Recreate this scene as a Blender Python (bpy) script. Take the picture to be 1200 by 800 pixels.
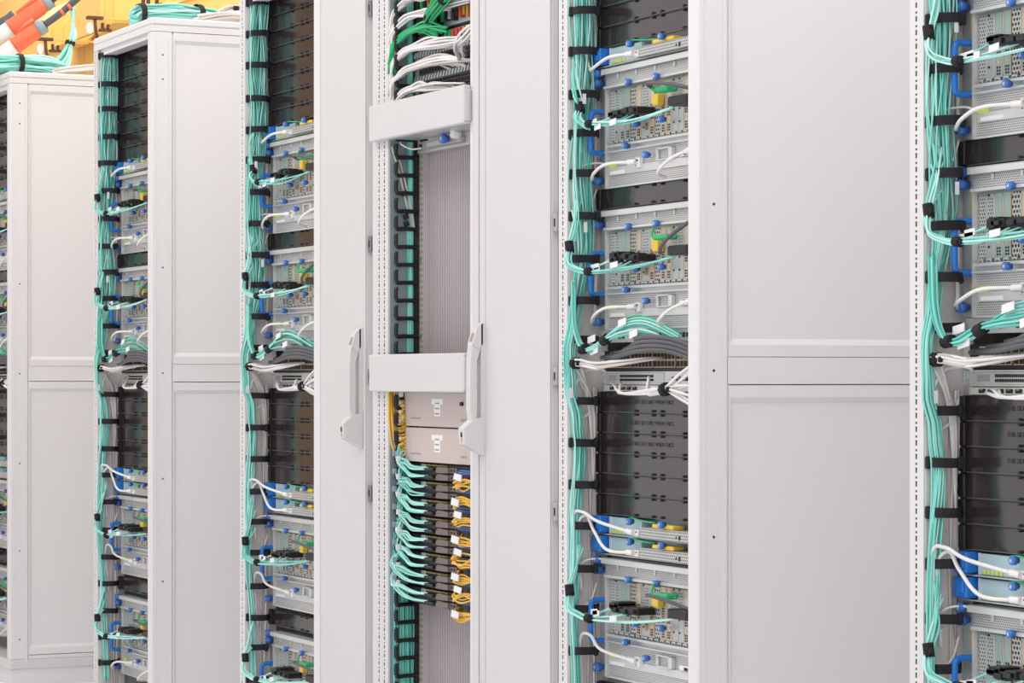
import bpy, math, random
from mathutils import Vector, Matrix
for o in list(bpy.data.objects): bpy.data.objects.remove(o)
S = bpy.context.scene; COL = S.collection
U = 0.04445; EYE = 1.13                      # one rack unit; eye height
TH = math.radians(25.55); FPX = 3200.0
CAM = Vector((-2.73, 0.0, EYE))
def el(e): return EYE + e*U                  # height of a level counted in rack units from the eye level

# ---------------- camera, world, lights, exposure ----------------
cd = bpy.data.cameras.new('camera'); cam = bpy.data.objects.new('camera', cd); COL.objects.link(cam)
cam.location = CAM; cam.rotation_euler = (math.pi/2, 0, -TH)
cd.sensor_width = 36; cd.lens = FPX/1200*36; cd.shift_y = 42/1200; cd.clip_end = 100; cd.clip_start = .05
S.camera = cam
w = bpy.data.worlds.new('world'); S.world = w; w.use_nodes = True
w.node_tree.nodes['Background'].inputs[0].default_value = (1.0, .988, .98, 1)
w.node_tree.nodes['Background'].inputs[1].default_value = 1.0
S.view_settings.view_transform = 'Standard'; S.view_settings.look = 'None'
S.view_settings.gamma = 1; S.view_settings.exposure = -0.03; S.view_settings.use_curve_mapping = False
def area(name, loc, rot, sx, sy, power, col=(1, .985, .97)):
    l = bpy.data.lights.new(name, 'AREA'); l.shape = 'RECTANGLE'; l.size = sx; l.size_y = sy
    l.energy = power; l.color = col
    o = bpy.data.objects.new(name, l); COL.objects.link(o); o.location = loc; o.rotation_euler = rot
    return o
area('overhead_fill', (-1.5, 6.0, 3.52), (0, math.radians(-12), 0), 1.0, 13.0, 120)  # unseen overhead area light, added to light the racks
area('overhead_fill', (-3.4, 2.5, 3.52), (0, math.radians(-25), 0), 1.2, 8.0, 30)  # added fill, out of view, tilted towards the rack fronts
area('overhead_fill', (.5, 7.5, 3.52), (0, 0, 0), .8, 12.0, 110)  # added fill from above, brightens the gaps between the racks

# ---------------- materials ----------------
def lin(c): return tuple(((x/255)/12.92 if x <= 10 else (((x/255)+.055)/1.055)**2.4) for x in c)
def mat(name, rgb, rough=.5, metal=0, spec=.5, alpha=None, trans=None):
    m = bpy.data.materials.new(name); m.use_nodes = True; b = m.node_tree.nodes['Principled BSDF']
    b.inputs['Base Color'].default_value = (*lin(rgb), 1); b.inputs['Roughness'].default_value = rough
    b.inputs['Metallic'].default_value = metal; b.inputs['Specular IOR Level'].default_value = spec
    if alpha: b.inputs['Alpha'].default_value = alpha
    # faint surface mottling so that no surface is perfectly even
    nt = m.node_tree; n = nt.nodes.new('ShaderNodeTexNoise'); n.inputs['Scale'].default_value = 14
    tc = nt.nodes.new('ShaderNodeTexCoord'); nt.links.new(tc.outputs['Object'], n.inputs['Vector'])
    r = nt.nodes.new('ShaderNodeMapRange'); r.inputs[3].default_value = rough*.9; r.inputs[4].default_value = min(1, rough*1.12)
    nt.links.new(n.outputs[0], r.inputs[0]); nt.links.new(r.outputs[0], b.inputs['Roughness'])
    return m
def mth(nt, op, a, b=None, c=None):
    n = nt.nodes.new('ShaderNodeMath'); n.operation = op
    for i, v in enumerate((a, b, c)):
        if v is None: continue
        if isinstance(v, (int, float)): n.inputs[i].default_value = v
        else: nt.links.new(v, n.inputs[i])
    return n.outputs[0]
def mask_mat(name, rgb, dark, fn, rough=.4, metal=0, spec=.5):
    m = mat(name, rgb, rough, metal, spec); nt = m.node_tree; b = nt.nodes['Principled BSDF']
    tc = nt.nodes.new('ShaderNodeTexCoord'); sp = nt.nodes.new('ShaderNodeSeparateXYZ'); nt.links.new(tc.outputs['Object'], sp.inputs[0])
    k = fn(nt, sp.outputs[0], sp.outputs[1], sp.outputs[2])
    mx = nt.nodes.new('ShaderNodeMix'); mx.data_type = 'RGBA'; nt.links.new(k, mx.inputs[0])
    mx.inputs[6].default_value = (*lin(rgb), 1); mx.inputs[7].default_value = (*lin(dark), 1)
    nt.links.new(mx.outputs[2], b.inputs['Base Color'])
    if metal:
        nt.links.new(mth(nt, 'MULTIPLY', mth(nt, 'SUBTRACT', 1, k), metal), b.inputs['Metallic'])
    return m
def dots(pitch_y, pitch_z, rad, stagger=True):
    def f(nt, x, y, z):
        v = mth(nt, 'DIVIDE', z, pitch_z); u = mth(nt, 'DIVIDE', y, pitch_y)
        if stagger: u = mth(nt, 'ADD', u, mth(nt, 'MULTIPLY', mth(nt, 'FLOOR', v), .5))
        fu = mth(nt, 'SUBTRACT', mth(nt, 'FRACT', u), .5); fv = mth(nt, 'SUBTRACT', mth(nt, 'FRACT', v), .5)
        d = mth(nt, 'ADD', mth(nt, 'MULTIPLY', fu, fu), mth(nt, 'MULTIPLY', fv, fv))
        return mth(nt, 'LESS_THAN', d, rad*rad)
    return f
def slots(cols, hw=.0026, period=.0235):
    def f(nt, x, y, z):
        fz = mth(nt, 'FRACT', mth(nt, 'DIVIDE', z, period))
        a = mth(nt, 'LESS_THAN', mth(nt, 'ABSOLUTE', mth(nt, 'SUBTRACT', fz, .3)), .2)
        b = mth(nt, 'LESS_THAN', mth(nt, 'ABSOLUTE', mth(nt, 'SUBTRACT', fz, .76)), .085)
        k = mth(nt, 'MAXIMUM', a, b); s = None
        for c in cols:
            t = mth(nt, 'LESS_THAN', mth(nt, 'ABSOLUTE', mth(nt, 'SUBTRACT', y, c)), hw)
            s = t if s is None else mth(nt, 'MAXIMUM', s, t)
        return mth(nt, 'MULTIPLY', k, s)
    return f
M = dict(
 white=mat('powder_coat_darkened', (214, 212, 211), .42), panel=mat('powder_coat_lightened', (226, 224, 224), .45),  # same paint twice: front faces darkened, side faces lightened to balance the lighting
 inner=mat('inner_wall_grey', (222, 216, 213), .5), innerblue=mat('blue_grey_sheet', (150, 164, 168), .4, .2),
 galv=mat('galvanised_steel', (202, 204, 203), .35, .4), silver=mat('silver_sheet', (216, 217, 215), .3, .3),
 steelblue=mat('cool_steel', (192, 200, 203), .32, .3), dark=mat('black_plastic', (26, 25, 28), .45),
 velcro=mat('black_velcro', (30, 29, 33), .85), smoke=mat('smoked_plate', (50, 43, 44), .13, 0, .8),
 rim=mat('plate_rim', (92, 90, 95), .35), teal=mat('aqua_fibre', (140, 223, 210), .4), teal2=mat('aqua_fibre_pale', (188, 241, 231), .4),
 teal3=mat('aqua_fibre_deep', (98, 204, 190), .45),
 cord=mat('white_cord', (236, 232, 230), .4), beigecord=mat('warm_grey_cord', (206, 196, 190), .45), greycord=mat('dark_grey_cord', (86, 86, 92), .4),
 blue=mat('blue_plastic', (30, 118, 205), .32), knob=mat('blue_knob_plastic', (66, 120, 204), .35),
 orange=mat('orange_label', (240, 172, 54), .5), beige=mat('beige_card', (214, 198, 178), .38, .25), beigeteal=mat('beige_card_teal_reflection', (168, 188, 178), .35, .3),  # greenish card: aqua cable reflection put into the beige colour
 cardsilver=mat('silver_card', (196, 196, 190), .33, .4), yellow=mat('yellow_plastic', (236, 200, 70), .45), lime=mat('lime_label', (200, 216, 90), .5),
 green=mat('green_cable', (40, 178, 112), .4), tag=mat('white_tag', (238, 236, 236), .5), led=mat('amber_indicator', (240, 200, 60), .4),
 copper=mat('beige_port_frame', (206, 172, 140), .4, .2), hole=mat('dark_hole', (34, 30, 32), .7), plate=mat('warm_grey_plate', (200, 187, 182), .45),
 embossed=mat('embossed_print', (44, 40, 44), .5), plateprint=mat('grey_print', (160, 148, 146), .5), latch=mat('brown_grey_latch', (116, 102, 98), .4),
 yfib=mat('yellow_fibre', (238, 190, 78), .45), mustard=mat('mustard_cable', (186, 142, 40), .5), bfib=mat('blue_patch_cable', (60, 108, 184), .45),
 duct=mat('yellow_duct', (250, 206, 122), .4), bracket=mat('brown_bracket', (96, 70, 56), .5), plug=mat('orange_red_plug', (240, 112, 76), .38),
 ringgrey=mat('grey_ring', (150, 160, 166), .4), brass=mat('brass_contact', (190, 150, 70), .35, .6), red=mat('red_bit', (190, 60, 50), .5),
 perf=mask_mat('fine_perforated_steel', (208, 207, 205), (104, 104, 106), dots(.0052, .0040, .31), .35, .25),
 perfcard=mask_mat('perforated_card', (196, 198, 194), (84, 84, 86), dots(.0062, .0062, .31), .35, .2),
 checker=mask_mat('large_hole_card', (206, 204, 196), (44, 42, 46), dots(.0082, .0082, .36), .35, .3),
 screen=mask_mat('lilac_grille', (198, 190, 194), (160, 152, 160), dots(.0098, .0050, .34, False), .45, .1),
 flange=mask_mat('slotted_flange', (222, 220, 219), (60, 60, 64), slots([-.020]), .42),
 flange2=mask_mat('double_slotted_flange', (218, 216, 215), (50, 50, 54), slots([-.042, -.076], .0032, .0215), .42),
 rail=mask_mat('punched_rail', (206, 200, 196), (150, 142, 140), dots(.016, .0148, .3, False), .4, .2),
 floor=mat('pale_floor', (238, 238, 246), .35), ceil=mat('ceiling_white', (242, 241, 240), .8), tan=mat('tan_wall', (205, 170, 130), .7), wall=mat('wall_white', (238, 236, 234), .7),
 groove=mat('grey_seal', (176, 172, 170), .6), hinge=mat('zinc_hinge', (140, 138, 140), .35, .6),
)
M['glass'] = mat('clear_tray', (176, 200, 206), .2, .1)

# ---------------- mesh helpers ----------------
class MB:
    def __init__(s): s.v = []; s.f = []; s.m = []; s.sm = []; s.mats = []; s.cur = 0
    def use(s, m):
        m = M[m] if isinstance(m, str) else m
        if m not in s.mats: s.mats.append(m)
        s.cur = s.mats.index(m); return s
    def face(s, idx, smooth=False): s.f.append(idx); s.m.append(s.cur); s.sm.append(smooth)
    def box(s, x0, x1, y0, y1, z0, z1, b=0):
        if x0 > x1: x0, x1 = x1, x0
        if y0 > y1: y0, y1 = y1, y0
        if z0 > z1: z0, z1 = z1, z0
        b = min(b, (x1-x0)*.45, (y1-y0)*.45, (z1-z0)*.45)
        n = len(s.v)
        if b <= 0:
            s.v += [(x, y, z) for z in (z0, z1) for (x, y) in ((x0, y0), (x1, y0), (x1, y1), (x0, y1))]
            for q in ((0, 3, 2, 1), (4, 5, 6, 7), (0, 1, 5, 4), (1, 2, 6, 5), (2, 3, 7, 6), (3, 0, 4, 7)): s.face([n+i for i in q])
            return s
        # chamfered box: each corner split in three
        X = (x0, x1); Y = (y0, y1); Z = (z0, z1); idx = {}
        for i in (0, 1):
            for j in (0, 1):
                for k in (0, 1):
                    dx = b if i == 0 else -b; dy = b if j == 0 else -b; dz = b if k == 0 else -b
                    for a, p in enumerate(((X[i], Y[j]+dy, Z[k]+dz), (X[i]+dx, Y[j], Z[k]+dz), (X[i]+dx, Y[j]+dy, Z[k]))):
                        idx[i, j, k, a] = len(s.v); s.v.append(p)
        def q(*ks): s.face([idx[k] for k in ks])
        for i in (0, 1): q(*[(i, j, k, 0) for j, k in ((0, 0), (1, 0), (1, 1), (0, 1))][::(1 if i else -1)])
        for j in (0, 1): q(*[(i, j, k, 1) for i, k in ((0, 0), (1, 0), (1, 1), (0, 1))][::(-1 if j else 1)])
        for k in (0, 1): q(*[(i, j, k, 2) for i, j in ((0, 0), (1, 0), (1, 1), (0, 1))][::(1 if k else -1)])
        for i in (0, 1):
            for j in (0, 1): q((i, j, 0, 0), (i, j, 0, 1), (i, j, 1, 1), (i, j, 1, 0))
            for k in (0, 1): q((i, 0, k, 0), (i, 0, k, 2), (i, 1, k, 2), (i, 1, k, 0))
        for j in (0, 1):
            for k in (0, 1): q((0, j, k, 1), (0, j, k, 2), (1, j, k, 2), (1, j, k, 1))
        for i in (0, 1):
            for j in (0, 1):
                for k in (0, 1): q((i, j, k, 0), (i, j, k, 1), (i, j, k, 2))
        return s
    def tube(s, pts, r, sides=6, cap=True, flat=1.0):
        pts = [Vector(p) for p in pts]; n = len(pts)
        t0 = (pts[1]-pts[0]).normalized(); ref = Vector((0, 0, 1)) if abs(t0.z) < .8 else Vector((1, 0, 0))
        a = t0.cross(ref).normalized(); base = len(s.v)
        for i, p in enumerate(pts):
            t = (pts[min(i+1, n-1)]-pts[max(i-1, 0)])
            t = t.normalized() if t.length > 1e-9 else t0
            a = (a - t*a.dot(t));  a = a.normalized() if a.length > 1e-6 else t.orthogonal().normalized()
            b = t.cross(a); rr = r(i/(n-1)) if callable(r) else r
            for k in range(sides):
                th = 2*math.pi*k/sides; s.v.append(tuple(p + a*math.cos(th)*rr + b*math.sin(th)*rr*flat))
        for i in range(n-1):
            for k in range(sides):
                s.face([base+i*sides+k, base+i*sides+(k+1) % sides, base+(i+1)*sides+(k+1) % sides, base+(i+1)*sides+k], True)
        if cap:
            s.face([base+k for k in range(sides)][::-1]); s.face([base+(n-1)*sides+k for k in range(sides)])
        return s
    def prism(s, poly, axis, a0, a1):
        """poly of 2D points extruded along axis; axis y: poly is (x,z); axis x: (y,z); axis z: (x,y)"""
        n = len(poly); b = len(s.v)
        mk = {'y': lambda p, t: (p[0], t, p[1]), 'x': lambda p, t: (t, p[0], p[1]), 'z': lambda p, t: (p[0], p[1], t)}[axis]
        for t in (a0, a1): s.v += [mk(p, t) for p in poly]
        s.face(list(range(b, b+n))); s.face(list(range(b+n, b+2*n))[::-1])
        for i in range(n): s.face([b+i, b+n+i, b+n+(i+1) % n, b+(i+1) % n])
        return s
    def build(s, name, parent=None, m=None, loc=None):
        me = bpy.data.meshes.new(name); me.from_pydata(s.v, [], s.f)
        for mm in (s.mats or [M[m]]): me.materials.append(mm)
        if s.mats: me.polygons.foreach_set('material_index', s.m)
        me.polygons.foreach_set('use_smooth', s.sm); me.update()
        import bmesh
        bm = bmesh.new(); bm.from_mesh(me); bmesh.ops.recalc_face_normals(bm, faces=bm.faces); bm.to_mesh(me); bm.free()
        o = bpy.data.objects.new(name, me); COL.objects.link(o)
        if parent: o.parent = parent
        if loc: o.location = loc
        return o
def smooth(pts, k=5):
    P = [Vector(p) for p in pts]; P = [P[0]*2-P[1]] + P + [P[-1]*2-P[-2]]; out = []
    for i in range(1, len(P)-2):
        a, b, c, d = P[i-1:i+3]
        for j in range(k):
            t = j/k
            out.append(.5*((2*b)+(-a+c)*t+(2*a-5*b+4*c-d)*t*t+(-a+3*b-3*c+d)*t**3))
    out.append(P[-2]); return out
def part(name, m, parent, *boxes, b=0):
    mb = MB().use(m)
    for q in boxes: mb.box(*q, b=b)
    return mb.build(name, parent)
def tag(o, label=None, cat=None, group=None, kind=None):
    if label: o['label'] = label
    if cat: o['category'] = cat
    if group: o['group'] = group
    if kind: o['kind'] = kind
    return o
def thing(name, loc, label, cat, group=None):
    o = bpy.data.objects.new(name, None); o.empty_display_size = .05; COL.objects.link(o); o.location = loc
    return tag(o, label, cat, group)
def copy_tree(o, parent=None):
    c = o.copy(); COL.objects.link(c); c.parent = parent
    for ch in list(o.children): copy_tree(ch, c)
    return c
USED = set()
def place(proto, loc, label, group=None):
    o = proto if proto.name not in USED else copy_tree(proto)
    USED.add(proto.name)
    o.location = loc; o['label'] = label
    if group: o['group'] = group
    return o
def cable(name, pts, r, m, parent=None, k=5, sides=6, loc=None):
    mb = MB().use(m); mb.tube(smooth(pts, k), r, sides); return mb.build(name, parent, loc=loc)
def P(px, py, dist):
    """the place at this distance from the camera that the photograph shows at px, py"""
    F = Vector((math.sin(TH), math.cos(TH), 0)); R = Vector((math.cos(TH), -math.sin(TH), 0))
    return CAM + F*dist + R*((px-600)/FPX*dist) + Vector((0, 0, (442-py)/FPX*dist))

# ---------------- the setting ----------------
st = lambda name, m, *q: tag(part(name, m, None, *q), kind='structure')
st('floor', 'floor', (-5, 3.4, -3, 17, -.05, 0))
st('ceiling', 'ceil', (-5, 3.4, -3, 17, 3.6, 3.65))
wf = MB().use('tan').box(-5, 3.4, 16, 16.1, 0, 3.6)
for k in range(18): wf.box(-5, 3.4, 15.985, 16.0, .1+k*.2, .28+k*.2)
tag(wf.build('wall_far'), kind='structure')
st('wall_right', 'wall', (3.3, 3.4, -3, 16, 0, 3.6))

# ---------------- equipment racks ----------------
FR = -.078                                   # front of the frame; the equipment plane is x = 0
ZB, ZT = .06, 2.25
def side_panel(mb, yo, s, x0, x1, z0, z1):
    """sheet with a raised lip all round and a bevelled, recessed field; s = outward direction along y"""
    def ring(ix, iz, d): return [(x0+ix, yo-s*d, z0+iz), (x1-ix, yo-s*d, z0+iz), (x1-ix, yo-s*d, z1-iz), (x0+ix, yo-s*d, z1-iz)]
    rings = [ring(0, 0, .010), ring(0, 0, .001), ring(.001, .001, 0), ring(.004, .024, 0), ring(.010, .036, .007)]
    b = len(mb.v)
    for r in rings: mb.v += r
    for i in range(len(rings)-1):
        for k in range(4): mb.face([b+i*4+k, b+i*4+(k+1) % 4, b+(i+1)*4+(k+1) % 4, b+(i+1)*4+k])
    mb.face([b+16+k for k in range(4)])
    mb.face([b+k for k in range(4)][::-1])
def make_rack(Y0, W, label, double=False, depth=.95, straps=True):
    t = thing('equipment_rack', (0, Y0, 0), label, 'equipment rack', 'open equipment racks in the row')
    fw = .100 if double else .042; nw = .012 if double else .042
    fl = 'flange2' if double else 'flange'
    MB().use(fl).box(FR, FR+.004, -fw, 0, ZB+.037, ZT-.043).use('white').box(FR+.004, -.03, -.03, 0, ZB+.037, ZT-.045).build('slotted_post', t)
    mb = MB().use('panel')
    if double: mb.box(FR, -.01, -W, -W+nw, ZB+.036, ZT-.0425)
    else:
        mb.box(FR, -.010, -W, -W+nw, ZB+.036, ZT-.0425, b=.003)
        mb.box(-.0099, -.004, -W+.003, -W+.03, ZB+.04, ZT-.05)
        mb.box(FR+.012, FR+.016, -W-.0015, -W, ZB+.02, ZT-.06); mb.box(-.022, -.014, -W-.003, -W, ZB+.02, ZT-.06)
        mb.use('hole')
        for e in (22.6, 20.9, 7.7, .3, -7.1, -14.3, -21.6):
            for e2 in ((e,) if e < 20 else (e,)):
                mb.prism([(FR+.036+.0028*math.cos(a*math.pi/4), el(e2)+.0028*math.sin(a*math.pi/4)) for a in range(8)], 'y', -W-.0008, -W+.002)
    mb.build('corner_post', t)
    # rear posts
    part('rear_post', 'white', t, (depth-.058, depth, -W, -W+.04, ZB+.037, ZT-.043)); part('rear_post', 'white', t, (depth-.058, depth, -.04, 0, ZB+.037, ZT-.043))
    # roof: stepped lid
    mb = MB().use('panel')
    mb.box(FR-.002, depth, -W-.002, .0, ZT-.022, ZT, b=.004)
    mb.box(FR, depth, -W, 0, ZT-.042, ZT-.0225); mb.box(FR+.01, FR+.05, -W+.03, -.03, ZT-.060, ZT-.042)
    mb.box(-.0095, depth-.06, -W+.0006, -W+.02, el(24.25), ZT-.0425); mb.box(-.0095, depth-.06, -.02, -.0006, el(24.25), ZT-.0425)
    mb.build('roof_frame', t)
    mb = MB().use('white'); mb.box(FR, depth, -W, 0, ZB, ZB+.036, b=.003)
    mb.build('base_frame', t)
    part('plinth', 'panel', t, (FR+.008, depth-.01, -W+.006, -.006, 0, ZB))
    if double:
        part('inner_wall', 'innerblue', t, (FR+.004, .5, -fw-.003, -fw+.002, ZB+.036, ZT-.045))
    else:
        part('inner_wall', 'inner', t, (FR+.004, .5, -fw-.001, -fw+.004, ZB+.036, ZT-.045))
    part('back_panel', 'panel', t, (depth-.012, depth-.004, -W+.04, -.04, ZB+.036, ZT-.045))
    for yo, s in ((-W, -1), (0, 1)):
        mb = MB().use('panel'); side_panel(mb, yo, s, -.008, depth-.065, el(.92), el(24.2) if s < 0 else el(24.2)); mb.build('upper_side_panel', t)
        mb = MB().use('panel'); side_panel(mb, yo, s, -.008, depth-.065, el(-22.9), el(-.36)); mb.build('lower_side_panel', t)
        MB().use('panel').box(-.010, depth-.06, yo, yo-s*.012, el(-.30), el(.90)).box(.0, depth-.07, yo-s*.0125, yo-s*.016, el(-.6), el(1.2)).build('side_crossbar', t)
        MB().use('panel').box(-.0095, depth-.06, yo-s*.002, yo-s*.012, ZB+.037, el(-22.95)).build('side_kick_rail', t)
    # mounting rails
    if not double:
        part('mounting_rail', 'galv', t, (.004, .007, -fw-.028, -fw-.001, el(-23.4), el(24)))
        part('mounting_rail', 'galv', t, (.004, .007, -W+nw+.001, -W+nw+.03, el(-23.4), el(24)))
        part('lintel', 'galv', t, (.0, .02, -W+nw, -fw, el(24.02), el(24.4)))
    if straps:
        rnd = random.Random(int(Y0*100))
        lv = [23.8-2*k for k in range(12)] + [-1.2-2*k for k in range(11)]
        for k, e in enumerate(lv):
            e += rnd.uniform(-.08, .08); h = .0085; z = el(e); y = -fw-.001
            yo = -.046 if e > 2 else -.038
            mb = MB().use('velcro'); s1 = rnd.uniform(-.004, .004)
            # lugs on the wall and a band that bows round the bundle
            mb.box(-.077, -.068, y-.010, y, z-h*1.35, z+h*1.2, b=.002)
            pts = [(-.073, y-.008), (-.068, y+yo*.75), (-.045, y+yo*1.05), (-.025, y+yo*.9), (-.010, y-.010), (-.004, y-.006)]
            q = smooth([(a, b_, z+s1*i/5) for i, (a, b_) in enumerate(pts)], 4)
            b0 = len(mb.v)
            for p in q:
                mb.v += [(p.x, p.y, p.z-h), (p.x, p.y, p.z+h), (p.x, p.y+.0022, p.z+h), (p.x, p.y+.0022, p.z-h)]
            for i in range(len(q)-1):
                for c in range(4): mb.face([b0+i*4+c, b0+i*4+(c+1) % 4, b0+(i+1)*4+(c+1) % 4, b0+(i+1)*4+c])
            if rnd.random() < .6: mb.box(-.034, -.022, y+yo*.95-.004, y+yo*.95+.003, z-h*1.35, z+h*1.2, b=.003)
            mb.build('cable_strap', t)
    return t

# ---------------- equipment prototypes (x=0 front plane, y=0 wall side, z=0 bottom) ----------------
def knob(parent, x, y, z, r=.0074, l=.015, axis='x'):
    mb = MB().use('knob')
    mb.tube([(x, y, z), (x-l*.35, y, z), (x-l*.36, y, z), (x-l, y, z)], lambda t: r*.7 if t < .5 else r, 10)
    mb.use('steelblue').tube([(x-l-.0004, y, z), (x-l-.001, y, z)], r*.45, 8)
    return mb.build('thumb_knob', parent)
def make_card(kind, parent, y, z, h, wd):
    mb = MB(); g = .0009
    base = {'b': 'beige', 's': 'beigeteal', 'p': 'perfcard', 'c': 'checker', 'm': 'cardsilver', 'w': 'cardsilver'}[kind]
    y1 = y-g; y0 = y-wd+g; x = -.003
    mb.use(base).box(x, .004, y0, y1, z+.006, z+h-.004, b=.0006)
    if kind in 'bs':
        mb.use('steelblue').box(x-.0012, x, y1-.003, y1, z+.01, z+h-.008)
        mb.use('copper').box(x-.0008, x, y0, y0+.0018, z+.01, z+h-.008)
        mb.use('hole')
        for lo, n in ((.36, 6), (.10, 3)):
            for i in range(n):
                for c in (-1, 1):
                    yc = (y0+y1)/2+c*.0032; zc = z+h*(lo+.045*i)
                    mb.box(x-.0004, x+.001, yc-.0021, yc+.0021, zc-.0019, zc+.0019)
        mb.use('led').box(x-.001, x, (y0+y1)/2-.004, (y0+y1)/2+.001, z+h*.255, z+h*.285)
    if kind in 'mw':
        mb.use('perfcard').box(x-.0006, x, y0+.003, y1-.006, z+h*.55, z+h*.9)
        mb.use('hole')
        for q in (.93, .5, .42, .2): mb.box(x-.0005, x+.001, y1-.011, y1-.005, z+h*q, z+h*(q+.03))
        mb.use('steelblue').box(x-.001, x, y1-.0035, y1, z+.01, z+h-.008)
        if kind == 'w': mb.use('brass').box(x-.0012, x, y0+.004, y0+.016, z+h*.16, z+h*.28)
    # ejector levers at both ends
    mb.use('galv').box(x-.004, x, y0+.004, y1-.004, z+.0, z+.0065, b=.001)
    mb.use('hole').box(x-.0045, x-.0035, y0+.006, y1-.008, z+.001, z+.0025)
    return mb.build('plug_in_card', parent)
def make_chassis():
    t = thing('card_chassis', (0, 0, 0), 'x', 'card chassis')
    L, Rr = -.048, -.483; u = U
    part('body', 'steelblue', t, (.005, .42, Rr, L, .002, 5.8*u))
    part('mounting_ear', 'steelblue', t, (-.001, .003, L, -.006, .002, 5.75*u)); part('mounting_ear', 'steelblue', t, (-.001, .003, Rr-.002, Rr+.0, .002, 5.75*u))
    MB().use('silver').box(-.020, .03, Rr, L+.004, 5.74*u, 5.78*u).box(-.020, -.0185, Rr, L+.004, 5.50*u, 5.78*u).build('top_lip', t)
    mb = MB().use('perf').box(-.010, .005, Rr, L, 4.95*u, 5.74*u)
    mb.use('silver')
    for k in range(5): mb.box(-.013, -.010, L-.055-k*.083, L-.062-k*.083, 5.25*u, 5.5*u, b=.001)
    mb.build('upper_grille', t)
    part('grille_lip', 'silver', t, (-.016, .005, Rr, L, 4.83*u, 4.95*u))
    part('side_strip', 'silver', t, (-.012, .005, L-.004, L+.001, .002, 4.83*u))
    seq = 'pmsscbwbcbbmmbsbp'; y = L-.006; z0 = 2.12*u; hh = 2.70*u
    for c in seq:
        wd = .0335 if c == 'w' else .0245
        if c in 'p': wd = .021
        if y-wd < Rr: break
        make_card(c, t, y, z0, hh, wd); y -= wd
    mb = MB().use('silver').box(-.010, .005, Rr, L, 1.98*u, 2.10*u); mb.box(-.014, .005, Rr, L, 1.72*u, 1.78*u)
    mb.use('galv').box(-.003, .005, Rr, L, 1.78*u, 1.98*u); mb.build('lower_rail', t)
    mb = MB().use('perf').box(-.006, .005, Rr, L, .07*u, 1.72*u)
    mb.use('silver').box(-.009, -.006, Rr, L-.012, .62*u, .98*u).use('tag').box(-.0095, -.009, L-.02, L-.085, .66*u, .82*u)
    mb.use('lime').box(-.0085, -.006, L-.008, L-.042, .98*u, 1.22*u)
    mb.build('fan_module', t)
    part('bottom_lip', 'silver', t, (-.012, .1, Rr, L, 0, .07*u))
    mb = MB().use('silver')
    for q in ((-.016, -.006, L-.236, L-.302, 1.50*u, 1.58*u), (-.016, -.006, L-.236, L-.302, .98*u, 1.06*u), (-.016, -.006, L-.288, L-.302, .98*u, 1.58*u), (-.012, -.006, L-.228, L-.236, 1.0*u, 1.56*u)): mb.box(*q, b=.001)
    mb.build('release_lever', t)
    mb = MB().use('tag').box(-.018, -.006, L-.142, L-.165, .80*u, 1.28*u, b=.002).use('brass').box(-.0185, -.017, L-.148, L-.154, .86*u, .94*u)
    mb.use('hole').box(-.0188, -.017, L-.156, L-.161, 1.1*u, 1.18*u); mb.build('power_socket', t)
    mb = MB().use('tag').box(-.014, -.006, L-.330, L-.375, 1.02*u, 1.26*u, b=.002).use('hole').box(-.0145, -.013, L-.352, L-.368, 1.06*u, 1.2*u); mb.build('power_socket', t)
    for y, z in ((-.172, 4.9), (-.296, 4.9), (-.205, 2.86), (-.318, 2.86), (-.160, 1.9), (-.250, 1.32)): knob(t, -.012, y, z*u)
    for z in (5.62, 5.15, .42):
        knob(t, -.003, -.024, z*u, .0095, .022)
    for z0_, z1_ in ((4.05, 4.72), (.75, 1.55)):
        mb = MB().use('orange').box(-.0022, -.001, -.046, -.030, z0_*u, z1_*u)
        mb.use('bracket')
        for k in range(3): mb.box(-.0026, -.0022, -.043, -.034, (z0_+.08+k*.2)*u, (z0_+.14+k*.2)*u)
        mb.build('warning_label', t)
    # blue carrying handles
    for yy in (-.040,):
        mb = MB().use('blue'); mb.tube(smooth([(0, yy, 3.72*u), (-.030, yy, 3.72*u), (-.038, yy, 3.66*u), (-.042, yy, 3.45*u), (-.042, yy, 2.0*u), (-.038, yy, 1.80*u), (-.030, yy, 1.74*u), (0, yy, 1.74*u)], 5), .0058, 10)
        mb.build('carrying_handle', t)
    return t
def text_mesh(s, size, parent, loc, m, name='embossed_text'):
    cu = bpy.data.curves.new('t', 'FONT'); cu.body = s; cu.size = size; cu.extrude = .0002
    o = bpy.data.objects.new('t', cu); COL.objects.link(o)
    dg = bpy.context.evaluated_depsgraph_get(); me = bpy.data.meshes.new_from_object(o.evaluated_get(dg))
    bpy.data.objects.remove(o); me.name = name; me.materials.clear(); me.materials.append(M[m])
    # text faces the aisle: local x -> -y, local y -> z
    me.transform(Matrix(((0, 0, -1, 0), (-1, 0, 0, 0), (0, 1, 0, 0), (0, 0, 0, 1))))
    p = bpy.data.objects.new(name, me); COL.objects.link(p); p.parent = parent; p.location = loc; return p
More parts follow.
